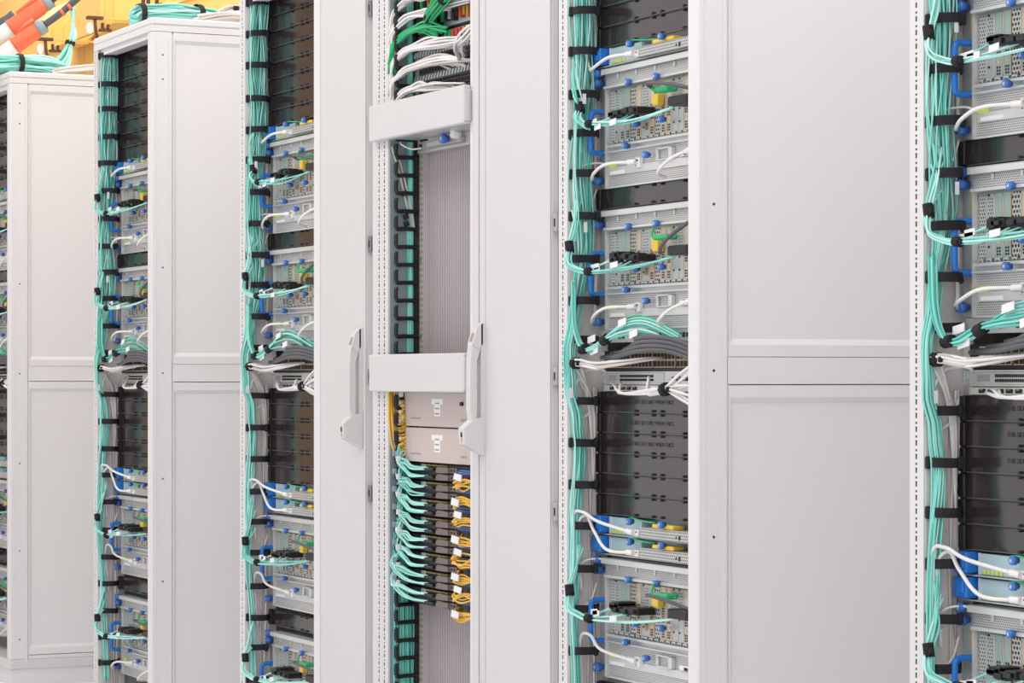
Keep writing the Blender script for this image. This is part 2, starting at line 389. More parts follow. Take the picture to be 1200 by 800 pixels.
def make_plate(text=False):
    t = thing('blanking_plate', (0, 0, 0), 'x', 'blanking plate'); u = U
    mb = MB().use('smoke').box(-.003, .003, -.478, -.008, .02*u, .98*u)
    mb.use('rim').box(-.006, .003, -.478, -.022, .0*u, .035*u).use('dark').box(-.0065, .003, -.478, -.022, .94*u, .985*u)
    mb.build('plate', t)
    mb = MB().use('dark').box(-.012, .004, -.024, -.004, .02*u, .96*u, b=.002).box(-.009, .004, -.012, .0, .12*u, .3*u).box(-.009, .004, -.012, .0, .62*u, .8*u)
    mb.build('end_bracket', t)
    for y in (-.175, -.252, -.290, -.385):
        mb = MB().use('dark')
        mb.prism([(y-.005, .035*u), (y+.005, .035*u), (y+.001, .15*u), (y-.001, .15*u)], 'x', -.008, -.002)
        mb.prism([(y-.005, .94*u), (y-.001, .84*u), (y+.001, .84*u), (y+.005, .94*u)], 'x', -.008, -.002)
        mb.build('snap_tab', t)
    if text: text_mesh('THIS SIDE OUT ONLY WHEN THICK', .0125, t, (-.0033, -.135, .42*u), 'embossed')
    return t
def make_tray():
    t = thing('fibre_tray', (0, 0, 0), 'x', 'fibre tray'); u = U
    MB().use('galv').box(-.012, .35, -.478, -.008, 0, .05*u).use('steelblue').box(.03, .034, -.478, -.008, .05*u, .9*u).build('tray_base', t)
    MB().use('blue').box(-.026, .004, -.050, -.010, .10*u, .92*u, b=.003).box(-.030, -.024, -.046, -.030, .3*u, .8*u, b=.002).build('blue_tab', t)
    MB().use('glass').box(-.006, .03, -.20, -.055, .06*u, .88*u, b=.002).use('silver').box(-.008, -.005, -.066, -.060, .06*u, .9*u).build('clear_insert', t)
    MB().use('perfcard').box(-.022, .03, -.475, -.222, .05*u, .55*u, b=.001).use('hole').box(-.0225, -.02, -.385, -.380, .2*u, .3*u).box(-.0225, -.02, -.40, -.392, .15*u, .35*u).build('perforated_box', t)
    MB().use('yellow').box(-.018, .01, -.36, -.27, .56*u, .76*u, b=.002).build('yellow_connector', t)
    MB().use('tag').box(-.024, -.0, -.218, -.196, .10*u, .42*u, b=.002).use('red').box(-.0245, -.02, -.216, -.210, .28*u, .36*u).build('cord_socket', t)
    knob(t, -.016, -.185, .78*u); knob(t, -.016, -.325, .78*u)
    mb = MB().use('lime')
    for k in range(5): mb.box(-.008, -.004, -.075-k*.012, -.081-k*.012, .12*u, .28*u)
    mb.build('marker_strip', t)
    cable('green_lead', [(-.014, -.16, .9*u), (-.02, -.19, .95*u), (-.02, -.23, .86*u), (-.01, -.27, .8*u)], .0018, 'green', t)
    return t
def make_switch():
    t = thing('network_switch', (0, 0, 0), 'x', 'network switch'); u = U
    MB().use('dark').box(-.004, .3, -.478, -.03, .02*u, .97*u).build('case', t)
    part('mounting_ear', 'silver', t, (-.002, .003, -.034, -.008, .05*u, .95*u))
    for k in range(4):
        y = -.052-k*.098-.008
        mb = MB().use('copper').box(-.006, -.003, y-.092, y, .16*u, .88*u)
        mb.use('hole')
        for i in range(6):
            for z in (.2, .56):
                yc = y-.008-i*.0152; mb.box(-.0075, -.0055, yc-.0052, yc+.0052, z*u, (z+.26)*u)
        mb.use('brass')
        for i in range(6):
            yc = y-.008-i*.0152; mb.box(-.0078, -.0072, yc-.004, yc-.001, .50*u, .56*u)
        mb.build('port_block', t)
    MB().use('tag').box(-.006, -.003, -.30, -.21, .90*u, .96*u).build('number_strip', t)
    return t
def make_router():
    t = thing('router', (0, 0, 0), 'x', 'router'); u = U
    MB().use('silver').box(-.004, .3, -.478, -.03, .02*u, .64*u).build('case', t)
    mb = MB().use('galv').box(-.006, -.003, -.30, -.04, .08*u, .58*u, b=.001).use('plateprint').box(-.0068, -.006, -.09, -.055, .2*u, .46*u)
    mb.use('hole')
    for k in range(26): mb.box(-.0068, -.006, -.106-k*.0058, -.110-k*.0058, .18*u, .3*u); mb.box(-.0068, -.006, -.106-k*.0058, -.110-k*.0058, .36*u, .48*u)
    mb.build('front_cover', t)
    part('mounting_ear', 'silver', t, (-.002, .003, -.034, -.008, .05*u, .6*u))
    for z in (.18, .46): MB().use('steelblue').tube([(0, -.022, z*u), (-.006, -.022, z*u)], .0045, 8).build('screw', t)
    mb = MB().use('hole')
    for k in range(5): mb.box(-.006, -.003, -.335-k*.014, -.343-k*.014, .2*u, .4*u)
    mb.build('port_block', t)
    return t
def make_patch_strip():
    t = thing('patch_panel', (0, 0, 0), 'x', 'patch panel'); u = U
    mb = MB().use('silver').box(-.006, .2, -.478, -.02, .02*u, .60*u); mb.build('case', t)
    mb = MB().use('hole')
    for k in range(22):
        if k % 6 in (2, 3): continue
        mb.box(-.0075, -.006, -.10-k*.0165, -.110-k*.0165, .2*u, .42*u)
    mb.build('port_block', t)
    return t
def make_converter():
    t = thing('media_converter', (0, 0, 0), 'x', 'media converter'); u = U
    MB().use('silver').box(-.006, .2, -.478, -.03, .02*u, .30*u).build('case', t)
    mb = MB().use('hole'); [mb.box(-.0075, -.005, -.06-k*.026, -.078-k*.026, .08*u, .24*u) for k in range(5)]
    mb.use('brass'); [mb.box(-.008, -.007, -.064-k*.026, -.072-k*.026, .18*u, .24*u) for k in range(5)]; mb.build('port_block', t)
    MB().use('tag').box(-.0075, -.005, -.24, -.33, .08*u, .22*u).build('label_strip', t)
    return t
PMC = make_converter()
PC, PP, PT, PTR, PS, PR, PPS = make_chassis(), make_plate(), make_plate(True), make_tray(), make_switch(), make_router(), make_patch_strip()

# ---------------- cables ----------------
def bundle_shape(e):
    pts = [(25, -.040, .024), (22, -.045, .025), (18, -.050, .027), (15, -.051, .026), (10, -.058, .024), (6.5, -.050, .024), (3, -.070, .016), (1, -.090, .011), (-.6, -.086, .011),
           (-1.7, -.068, .013), (-3.5, -.060, .015), (-7, -.071, .012), (-12, -.074, .010), (-15, -.066, .009), (-24, -.050, .010)]
    for i in range(len(pts)-1):
        a, b = pts[i], pts[i+1]
        if a[0] >= e >= b[0]:
            t = (a[0]-e)/(a[0]-b[0]); t = t*t*(3-2*t)
            return a[1]+(b[1]-a[1])*t, a[2]+(b[2]-a[2])*t
    return pts[-1][1:]
def make_bundle(Y0, seed, label, e_top=23.9, e_bot=-23, fw=.042, tint=0):
    rnd = random.Random(seed)
    t = thing('fibre_bundle', (0, Y0, 0), label, 'fibre cable bundle', 'vertical aqua fibre bundles in the racks')
    n = 30
    for i in range(n):
        r = math.sqrt(rnd.random()); a = rnd.random()*2*math.pi; u_, v_ = r*math.cos(a), r*math.sin(a)
        f1, f2, p1, p2 = rnd.uniform(.3, .8), rnd.uniform(.3, .8), rnd.random()*6, rnd.random()*6
        stop = e_bot if i < 17 else rnd.choice([12.5, 5.8, 1.5, -11.8, e_bot])
        pts = []; e = e_top
        while e > stop:
            cx, hw = bundle_shape(e)
            uu = u_+.28*math.sin(f1*e+p1); vv = v_+.28*math.sin(f2*e+p2)
            out = .012*math.exp(-((e-.4)/1.6)**2)
            pts.append((cx+hw*max(-1.15, min(1.15, uu)), -fw-.018-.012*vv*hw/.016*.8-out, el(e))); e -= .8
        pts = [(x, min(y, -fw-.004), z) for x, y, z in pts]
        mm = rnd.choice(['teal', 'teal', 'teal2', 'teal3'])
        cable('fibre_strand', pts, .0019, mm, t, k=2, sides=5)
    for e in (13.2, 7.0, -1.0) :
        cx, hw = bundle_shape(e); x = cx+rnd.uniform(-.5, .5)*hw; y = -fw-.018-hw*1.05
        part('cable_tag', 'tag', t, (x-.004, x+.004, y-.003, y-.002, el(e), el(e)+.022))
    return t
def collar(parent, p, d, r=.010, l=.012):
    d = Vector(d).normalized(); p = Vector(p)
    mb = MB().use('velcro'); mb.tube([p-d*l, p-d*l*.5, p+d*l*.5, p+d*l], r, 10)
    side = d.orthogonal().normalized(); mb.box(p.x-.006, p.x+.002, p.y-r-.005, p.y-r+.002, p.z-.005, p.z+.005, b=.001)
    return mb.build('tie_wrap', parent)
def make_branch(Y0, e, seed, label, style=0, fw=.042, n=8):
    """fibres leaving the vertical bundle, turning at the frame and running across the cards"""
    rnd = random.Random(seed); W = -fw
    t = thing('fibre_branch', (0, Y0, el(e)), label, 'fibre branch', 'aqua fibre branches crossing the cards')
    z = lambda q: q*U
    c1 = Vector((-.088, W-.030, z(.95))) if style != 1 else Vector((-.066, W-.036, z(.85)))
    c2 = Vector((-.080, W-.105, z(-.30))) if style != 1 else Vector((-.075, W-.10, z(-.05)))
    tgt = [(-.085-.037*k if k < 5 else -.400+.012*(k-5))+rnd.uniform(-.006, .006) for k in range(n)]
    for k in range(n):
        ty = tgt[k]; o = Vector((rnd.uniform(-1, 1), rnd.uniform(-1, 1), rnd.uniform(-1, 1)))*.0055
        top = 2.6+rnd.random()*1.2
        if k % 4 == 3:    # stays straight and short
            top = 1.8
        endz = .30+rnd.uniform(-.1, .15)
        pts = [Vector((-.060+rnd.uniform(-.02, .012), W-.024, z(top))), Vector((-.074, W-.030, z((top+1)/2)))+o, c1+o]
        lx, lz = (-.098, .15) if style != 1 else (-.078, .3)
        pts += [Vector((lx, W-.046, z(lz)))+o, Vector((lx+.012, W-.07, z(-.18)))+o, c2+o*.8]
        y_end = W+ty
        if y_end < c2.y-.05:
            sag = rnd.uniform(-.28, -.12)
            pts += [Vector((-.060, (c2.y+y_end)/2, z(sag)))+o*.8, Vector((-.040, y_end+.012, z(.12)))]
        else:
            pts += [Vector((-.058, c2.y-.02, z(.05)))]
            y_end = min(y_end, c2.y-.04)
        pts += [Vector((-.032, y_end, z(endz)))]
        mm = rnd.choice(['teal2', 'teal2', 'teal'])
        cable('fibre_strand', pts, .0020, mm, t, k=5, sides=6)
        zc = z(endz); yc = y_end
        if k > 4: continue
        MB().use('dark').box(-.050, -.006, yc-.034, yc-.002, zc-.007, zc+.008, b=.002).box(-.056, -.048, yc-.028, yc-.006, zc-.004, zc+.005, b=.001).use('hinge').box(-.0515, -.049, yc-.026, yc-.012, zc-.001, zc+.004).build('plug', t)
        if k % 2 == 0:
            q = Vector((-.072, y_end+.045, z(-.12)+rnd.uniform(-.010, .006))); a = rnd.uniform(.012, .018)
            mb = MB().use('tag'); mb.prism([(q.y, q.z-.006), (q.y-2.2*a, q.z-.003), (q.y-2.2*a, q.z+.009), (q.y, q.z+.006)], 'x', q.x-.001, q.x); mb.build('cable_tag', t)
    collar(t, c1, (0, -.2, -1)); collar(t, c2, (.1, -1, -.1), .0095, .008)
    # green lead and dark grey lead at the right hand end
    MB().use('green').box(-.040, -.012, W-.375, W-.315, z(1.0), z(1.25), b=.003).build('green_latch', t)
    cable('green_lead', [(-.03, W-.30, z(1.6)), (-.04, W-.312, z(1.2)), (-.035, W-.34, z(1.05)), (-.02, W-.38, z(1.1))], .003, 'green', t)
    MB().use('dark').box(-.050, -.004, W-.475, W-.395, z(.22), z(.66), b=.003).build('plug', t)
    MB().use('yellow').box(-.02, -.004, W-.30, W-.275, z(.5), z(1.05), b=.002).build('yellow_connector', t)
    return t
def power_cord(Y0, pts, label, m='cord', r=.0036, cap=True, group=None, name='power_cable'):
    t = thing(name, (0, Y0, 0), label, 'power cable' if name == 'power_cable' else 'cable', group)
    cable('cord', pts, r, m, t, k=7, sides=8)
    if cap:
        a, b = Vector(pts[-1]), Vector(pts[-2]); d = (a-b).normalized()
        MB().use(m).tube([a-d*.022, a-d*.018, a, a+d*.003], lambda q: r*1.35 if q < .3 else r*1.8, 8).build('cord_plug', t)
    return t

def fill_standard(Y0, rk, seed, full=True, vis=(25, -24), textplates=False, styles=(1, 0, 0, 0)):
    rnd = random.Random(seed); fw = .042; W = -fw
    X, YE = 0, Y0-fw-.001
    names = ['topmost', 'second from the top', 'third from the top', 'lowest']
    tops = []
    OR = ['first', 'second', 'third', 'fourth', 'fifth', 'sixth', 'seventh', 'eighth']
    seen = lambda lo, hi: lo < vis[0] and hi > vis[1]
    for k in range(8):
        if seen(16+k, 17+k): place(PP, (X, YE, el(16.0+k)), f'smoked blanking plate, {OR[7-k]} of the upper stack, {rk}', 'blanking plates in the racks')
    low = PT if textplates else PP
    for k in range(6):
        p = low if k < 3 else PP
        place(p, (X, YE, el(-1.68-k*.992)), (f'black blanking plate with faint print, {OR[k]} of middle stack, {rk}' if textplates and k < 3 else f'black blanking plate, {OR[k]} of the middle stack, {rk}'), 'blanking plates in the racks')
    place(PP, (X, YE, el(8.15)), f'single blanking plate between two upper chassis, {rk}', 'blanking plates in the racks')
    if seen(-15.75, -14.75): place(PP, (X, YE, el(-15.75)), f'single blanking plate under the third chassis, {rk}', 'blanking plates in the racks')
    ch = [(9.12, 0), (2.27, 1), (-14.5, 2), (-21.9, 3)]
    for b, i in ch:
        if not seen(b, b+5.85): continue
        place(PC, (X, YE, el(b)), f'grey card chassis with blue handle, {names[i]}, {rk}', 'card chassis in the racks')
        zs = b+1.05; v = rnd.uniform(-.3, .3)
        if seen(b+2.4, b+3.9): make_branch(Y0, b+3.15+rnd.uniform(-.1, .15), seed*10+i, f'aqua fibre branch, {names[i]} chassis, {rk}', styles[i], n=7+rnd.randint(0, 2))
        if seen(zs-.6, zs+.4):
            if i in (0, 1, 3):
                pts = [(-.012, W-.010, el(zs+2.6)), (-.016, W-.012, el(zs+.9)), (-.020, W-.018, el(zs-.2)), (-.036, W-.034, el(zs-.62+v*.3)), (-.052, W-.075, el(zs-.35)), (-.050, W-.13, el(zs+.0)), (-.021, W-.203, el(zs+.02))]
            else:
                pts = [(-.040, W-.006, el(zs-2.4)), (-.052, W-.012, el(zs-.5)), (-.056, W-.022, el(zs+.9)), (-.050, W-.055, el(zs+1.0)), (-.048, W-.10, el(zs+.4)), (-.021, W-.203, el(zs+.02))]
            power_cord(Y0, pts, f'white power cord plugged into {names[i]} chassis, {rk}', group='white power cords into the chassis')
        if i < 2 or i == 3:
            pts = [(-.030, W-.35, el(zs-.9)), (-.06, W-.375, el(zs-.75)), (-.055, W-.42, el(zs-.2)), (-.03, W-.47, el(zs+.2))]
            power_cord(Y0, pts, f'short white cord, {names[i]} chassis, {rk}', group='short white cords at the chassis')
        pts = [(-.03, W-.33, el(b+3.5)), (-.05, W-.37, el(b+3.75)), (-.055, W-.42, el(b+4.2)), (-.03, W-.48, el(b+5.0))] if i in (1, ) else [(-.03, W-.30, el(b+4.3)), (-.06, W-.33, el(b+4.45)), (-.055, W-.40, el(b+4.3)), (-.03, W-.48, el(b+3.9))]
        if seen(b+3.5, b+4.6): power_cord(Y0, pts, f'grey lead on cards, {names[i]} chassis, {rk}', 'greycord', .0040, False, 'dark grey leads on the cards', 'data_cable')
    tr = [(15.02, 'tray above the topmost chassis'), (-7.62, 'upper of the paired trays'), (-8.58, 'lower of the paired trays')]
    for b, nm in tr:
        if not seen(b, b+.9): continue
        place(PTR, (X, YE, el(b)), f'fibre tray with blue tab, {nm}, {rk}', 'fibre trays with blue tabs')
        if b > 0: pts = [(-.016, W-.010, el(b-3)), (-.020, W-.012, el(b-.8)), (-.044, W-.012, el(b+1.0)), (-.038, W-.028, el(b-.05)), (-.050, W-.07, el(b-.1)), (-.045, W-.13, el(b+.25)), (-.028, W-.205, el(b+.28))]
        elif b > -8: pts = [(-.066, W-.01, el(b-1.2)), (-.074, W-.02, el(b+.9)), (-.060, W-.04, el(b+1.1)), (-.050, W-.09, el(b+.7)), (-.028, W-.205, el(b+.28))]
        else: pts = [(-.050, W-.012, el(b-1.8)), (-.064, W-.02, el(b+1.2)), (-.050, W-.035, el(b+1.9)), (-.045, W-.06, el(b+1.2)), (-.045, W-.12, el(b+.35)), (-.028, W-.205, el(b+.28))]
        power_cord(Y0, pts, f'white cord into the {nm}, {rk}', group='white cords into the trays')
    # switch gear
    place(PPS, (X, YE, el(1.66)), f'thin silver patch panel above the switch, {rk}', 'patch panels')
    place(PS, (X, YE, el(.30)), f'black network switch with port rows, {rk}', 'network switches')
    place(PR, (X, YE, el(-.36)), f'silver router just below the switch, {rk}', 'routers')
    place(PMC, (X, YE, el(-.68)), f'flat silver converter under the router, {rk}', 'media converters')
    # teal branch over the switch
    t = thing('fibre_branch', (0, Y0, el(1.4)), f'aqua fibre branch sweeping over the switch, {rk}', 'fibre branch', 'aqua fibre branches over the switches')
    for k in range(11):
        o = Vector((rnd.uniform(-1, 1), rnd.uniform(-1, 1), rnd.uniform(-1, 1)))*.006; f = rnd.random()
        pts = [Vector((-.074, W-.022, 3.2*U))+o, Vector((-.078, W-.034, 1.2*U))+o, Vector((-.070, W-.050, .1*U))+o, Vector((-.064, W-.085, -.05*U))+o, Vector((-.056, W-.14, .45*U))+o,
               Vector((-.05, W-.22, (.5+.9*f)*U))+o, Vector((-.045, W-.31, (.55+.8*f)*U))+o*1.4, Vector((-.035, W-.42, (-.1+.7*f)*U))+o]
        cable('fibre_strand', pts, .0021, rnd.choice(['teal', 'teal2', 'teal3']) if k != 5 else 'green', t, k=5)
    collar(t, (-.068, W-.060, -.03*U), (0, -1, .1), .011); collar(t, (-.056, W-.135, .4*U), (0, -1, .3), .011)
    for q in ((-.062, W-.08, -.2), (-.058, W-.25, .55), (-.058, W-.20, 1.1), (-.058, W-.06, .35)):
        MB().use('tag').prism([(q[1], q[2]*U-.007), (q[1]-.034, q[2]*U), (q[1]-.034, q[2]*U+.014), (q[1], q[2]*U+.008)], 'x', q[0]-.002, q[0]-.0005).build('cable_tag', t)
    # grey cords
    for k in range(4):
        f = k*.20
        power_cord(Y0, [(-.03, W-.07-.05*k, el(.95+f*.9)), (-.048, W-.17-.03*k, el(1.0+f)), (-.056, W-.28, el(1.22+f)), (-.055, W-.37, el(1.25+f)), (-.04, W-.44, el(1.0+f)), (-.03, W-.50, el(.5+f))], f'dark grey cable over switch, {OR[k]} up, {rk}', 'greycord', .0050, False, f'dark grey cables over the switch, {rk}', 'data_cable')
    # white bundle with collar
    t = thing('cable_bundle', (0, Y0, el(.6)), f'white cable bundle with black wrap by the switch, {rk}', 'cable bundle', 'white bundles at the switches')
    for k in range(10):
        o = Vector((rnd.uniform(-1, 1), rnd.uniform(-1, 1), rnd.uniform(-1, 1)))*.007; f = rnd.random()
        y_e = W-.10-.20*f
        pts = [Vector((-.02, W-.012, -5*U+rnd.uniform(-1, 1)*U)), Vector((-.030+rnd.uniform(-.008, .008), W-.014, -2*U)), Vector((-.060, W-.022, -.4*U))+o, Vector((-.082, W-.032, .05*U))+o, Vector((-.074, W-.055, .1*U))+o, Vector((-.055, W-.10, (-.05)*U))+o, Vector((-.035, y_e+.02, (.12+.1*f)*U))+o*.5, Vector((-.008, y_e, (.12 if f < .5 else .3)*U))]
        cable('cable_strand', pts, .0028, 'cord' if k % 3 else 'beigecord', t, k=5)
    collar(t, (-.078, W-.040, .08*U), (.1, -1, .05), .013, .007)
    # white bundle coming from the right
    t = thing('cable_bundle', (0, Y0, el(-.7)), f'white cord bundle before the router, {rk}', 'cable bundle', 'white bundles at the routers')
    for k in range(8):
        o = Vector((rnd.uniform(-1, 1), rnd.uniform(-1, 1), rnd.uniform(-1, 1)))*.006; q = rnd.uniform(-.5, .5)
        pts = [Vector((-.02, W-.10-.03*k*.6, (.30+q*.4)*U)) if k < 3 else Vector((-.03, W-.28, (.45+q*.7)*U)), Vector((-.05, W-.20 if k < 3 else W-.31, -.05*U)), Vector((-.06, W-.36, .05*U))+o, Vector((-.06, W-.405, .15*U))+o*.7, Vector((-.05, W-.44, (.3+q)*U))+o, Vector((-.035, W-.49, (.5+q*2.4)*U))]
        cable('cable_strand', pts, .0032, 'cord', t, k=5)
    collar(t, (-.06, W-.405, .15*U), (0, -1, .2), .014, .007)
    if seed == 45: return
    # vertical cords along the wall
    t = thing('cord_group', (0, Y0, 0), f'warm grey cords running up the wall, {rk}', 'cord bundle', 'grey cords on the rack walls')
    for k in range(3):
        x0 = -.030+k*.009
        for a, b in ((23, 2.5), (-.5, -23)):
            pts = []; e = a
            while e > b:
                pts.append((x0+.003*math.sin(e*.5+k*2), W-.006-.004*math.sin(e*.37+k), el(e))); e -= 1.6
            cable('cord', pts, .0026, 'beigecord' if k != 1 else 'cord', t, k=3)
    for zc, sgn in ((-.8, 1), (9.2, -1), (-10.0, 1)):
        t2 = [( -.012, W-.010, el(zc)), (-.03, W-.014, el(zc-.9)), (-.058, W-.012, el(zc-1.1)), (-.064, W-.010, el(zc+.1)), (-.05, W-.016, el(zc+1.0)), (-.02, W-.03, el(zc+1.2)), (-.012, W-.05, el(zc+1.1))]
        power_cord(Y0, t2, 'white cord loop ' + ('beside the middle plates' if zc == -.8 else 'beside the topmost chassis' if zc > 0 else 'beside the third chassis') + f', {rk}', 'cord', .0024, False, 'cord loops on the rack walls')

RACKS = [(3.956, .614, 'right edge rack', 41, (15.0, -12.2)), (5.312, .614, 'rack by the broad grey panel', 42, (18.6, -15.0)), (7.342, .614, 'rack left of the handled door', 43, (25, -19.6)),
         (8.760, .614, 'rack under the aqua roof coil', 44, (25, -24)), (10.42, .614, 'rack cropped at far left', 45, (25, -24))]
RL = {'right edge rack': 'white open rack at the right edge of the photo, front cropped',
      'rack by the broad grey panel': 'white open rack right of centre with the broad pale side panel',
      'rack left of the handled door': 'white open rack left of centre beside the narrow door with a handle',
      'rack under the aqua roof coil': 'white open rack with an aqua cable coil on its roof',
      'rack cropped at far left': 'white open rack cropped by the left edge, farthest of the row'}
for Y0, W_, rk, seed, vis in RACKS:
    make_rack(Y0, W_, RL[rk])
    fill_standard(Y0, rk, seed, vis=vis, textplates=(seed < 43), styles=(1, 0, 0, 0) if seed in (42, 43) else (0, 0, 0, 0))
    if seed != 45: make_bundle(Y0, seed, f'vertical aqua fibre bundle under black straps, {rk}')

# ---------------- narrow cabinets ----------------
def narrow_cabinet(Y0, W_, left_ridge, label, hy, hm='hinge'):
    t = thing('narrow_cabinet', (0, Y0, 0), label, 'cabinet', 'narrow white cabinets with a handle')
    MB().use('white').box(FR+.022, .95, -W_, 0, ZB, ZT, b=.003).build('body', t)
    for x in (0, .9):
        for y in (-.05, -W_+.05): MB().use('dark').prism([(x+.018*math.cos(a*math.pi/6), y+.018*math.sin(a*math.pi/6)) for a in range(12)], 'z', 0, ZB).build('levelling_foot', t)
    dw0, dw1 = -.004, -W_+.034
    d = MB().use('white').box(FR, FR+.020, dw1, dw0, ZB+.01, ZT-.005, b=.003)
    d.box(FR-.003, FR, dw1, dw1+.010, ZB+.01, ZT-.005, b=.001)
    if left_ridge: d.box(FR-.004, FR, dw0-.030, dw0, ZB+.01, ZT-.005, b=.0015).box(FR-.002, FR, dw0-.064, dw0-.058, ZB+.01, ZT-.005, b=.0008)
    door = d.build('door', t)
    # handle: side profile extruded across
    z0, z1 = el(-3.95), el(2.85); w2 = .015; yc = hy-Y0
    mb = MB().use('white')
    L_ = z1-z0; f = FR-.002
    grip = [(f-.006, z1-.03), (f-.030, z1-.050), (f-.034, z1-.10), (f-.034, z0+.10), (f-.030, z0+.074), (f-.020, z0+.074), (f-.018, z0+.10), (f-.018, z1-.09), (f-.004, z1-.05)]
    mb.prism([(f+.002, z0), (f+.002, z1), (f-.008, z1-.004), (f-.008, z0+.01)], 'y', yc-w2, yc+w2)
    hd = mb.build('handle', door)
    MB().use('white').prism(grip, 'y', yc-w2*.8, yc+w2*.8).build('grip', hd)
    mb = MB().use('white').prism([(f-.004, z1-.002), (f-.018, z1-.012), (f-.030, z1-.052), (f-.014, z1-.062), (f-.004, z1-.05)], 'y', yc-w2, yc+w2)
    mb.use('plateprint').prism([(f-.0195, z1-.018), (f-.0285, z1-.044), (f-.0278, z1-.045), (f-.0188, z1-.019)], 'y', yc-w2*.5, yc+w2*.5)
    mb.build('upper_boss', hd)
    MB().use('white').prism([(f+.001, z0+.085), (f-.026, z0+.080), (f-.052, z0+.058), (f-.050, z0+.022), (f-.001, z0-.004)], 'y', yc-w2*1.1, yc+w2*1.1).build('lock_block', hd)
    mb = MB().use('hole').box(f-.0525, f-.050, yc-.004, yc+.004, z0+.038, z0+.050, b=.001).use('copper').box(f-.0515, f-.049, yc-.003, yc+.003, z0+.026, z0+.036); mb.build('lock', hd)
    for e in (21.0, 7.6, .05, -6.6):
        MB().use(hm).box(FR+.002, FR+.023, -W_+.012, -W_+.030, el(e-.45), el(e+.45), b=.002).use('hole').box(FR+.0015, FR+.003, -W_+.017, -W_+.024, el(e-.2), el(e+.2)).build('hinge', t)
    return t
narrow_cabinet(6.724, .354, False, 'narrow white cabinet with closed door left of the rack with crossbars', 6.440)
narrow_cabinet(5.756, .440, True, 'narrow white cabinet with closed door right of the rack with crossbars', 5.705, 'groove')

# ---------------- middle rack with crossbars ----------------
YC = 6.362; CW = .602; FWc = .100; Wc = -FWc
rkc = 'rack with the white crossbars'
rc = make_rack(YC, CW, 'white rack in the middle crossed by two white bars', double=True, straps=False)
for a, b in ((15.3, 13.27), (1.28, -.8)):
    mb = MB().use('white').box(-.098, -.0785, -.594, -.022, el(b), el(a), b=.003)
    mb.build('crossbar', rc)
    MB().use('galv').box(-.076, .0, -.59, -.004, el(b), el(b)+.004).build('shelf_bracket', rc)
    MB().use('silver').box(-.100, -.078, -.601, -.595, el(b+.12), el(a-.25), b=.002).build('end_clip', rc)
# ring organiser
t = thing('cable_organiser', (0, YC, 0), 'black cable organiser with stacked rings inside the rack with crossbars', 'cable organiser')
MB().use('dark').box(-.010, .0, Wc-.012, Wc-.003, el(-23), el(24.5), b=.001).build('spine', t)
for k in range(44):
    e = 22.3-k*1.0
    mb = MB().use('dark')
    mb.tube(smooth([(-.064, Wc-.020, el(e+.72)), (-.065, Wc-.020, el(e+.35)), (-.064, Wc-.020, el(e+.06)), (-.058, Wc-.020, el(e-.02)), (-.042, Wc-.018, el(e)), (-.006, Wc-.012, el(e))], 4), .0052, 8)
    for j in range(4): mb.box(-.071, -.066, Wc-.022, Wc-.018, el(e+.12+j*.14), el(e+.18+j*.14))
    mb.build('ring', t)
# aqua bundle behind the rings
rnd = random.Random(7)
t = thing('fibre_bundle', (0, YC, 0), 'aqua fibre bundle running behind the black rings of the rack with crossbars', 'fibre cable bundle', 'vertical aqua fibre bundles in the racks')
for k in range(34):
    ph = rnd.random()*6; u_ = rnd.random(); wide = -.066+.058*u_; nar = -.028+.018*u_; yy = Wc-.006-rnd.random()*.006
    pts = []
    e = 23.0 if k < 16 else -5.0
    while e > -23:
        s = min(1, max(0, (-4-e)/5)); pts.append((nar+(wide-nar)*s+.0015*math.sin(e+ph), yy, el(e))); e -= 1.2
    cable('fibre_strand', pts, .0019, rnd.choice(['teal', 'teal3', 'teal3']), t, k=3, sides=5)
# grilles
YE = YC+Wc-.002
def perf_panel(z0, z1, label):
    t = thing('grille_panel', (0, YE, 0), label, 'perforated panel', 'lilac grey perforated panels')
    MB().use('screen').box(.014, .018, -.47, -.030, el(z0), el(z1)).build('grille', t)
    MB().use('rail').box(.002, .016, -.030, -.006, el(z0), el(z1)).build('punched_rail', t)
    mb = MB().use('plateprint')
    for k in range(44): mb.box(.0125, .014, -.036-k*.0098, -.0372-k*.0098, el(z0), el(z1))
    mb.build('grille_ribs', t)
    for zz in (z0+1, z1-6): knobm = MB().use('hinge').tube([(.002, -.018, el(zz)), (-.003, -.018, el(zz))], .004, 8).build('screw', t)
perf_panel(1.3, 12.6, 'lilac grey perforated panel between the two white crossbars')
perf_panel(-23, -12.6, 'lilac grey perforated panel below the stacked fibre shelves')
# small control unit
t = thing('control_unit', (0, YE, el(12.62)), 'small silver control unit with blue knob under the upper crossbar', 'control unit')
MB().use('silver').box(-.004, .2, -.47, -.012, 0, .9*U).build('case', t)
MB().use('galv').box(-.010, .01, -.47, -.024, -.10*U, .0).build('lower_rail', t)
MB().use('cardsilver').box(-.02, -.004, -.30, -.10, .1*U, .42*U, b=.002).build('terminal_cover', t)
mb = MB().use('hole'); [mb.box(-.006, -.003, -.03-k*.012, -.038-k*.012, .55*U, .78*U) for k in range(4)]; mb.box(-.022, -.019, -.075, -.06, .15*U, .35*U); mb.build('port_block', t)
knob(t, -.02, -.235, .35*U, .012, .02)
MB().use('tag').tube([(-.02, -.30, .5*U), (-.04, -.30, .52*U)], .012, 10).build('white_cap', t)
power_cord(YC, [(-.050, Wc-.012, el(13.3)), (-.055, Wc-.03, el(13.0)), (-.040, Wc-.06, el(12.7)), (-.02, Wc-.075, el(12.75))], 'thin white cord with tag under the upper crossbar', 'cord', .0022, False)
mb = MB().use('beigecord'); tt = thing('power_cable', (0, YC, 0), 'beige cords slanting behind the rings below the upper crossbar', 'power cord', 'slanting beige cords')
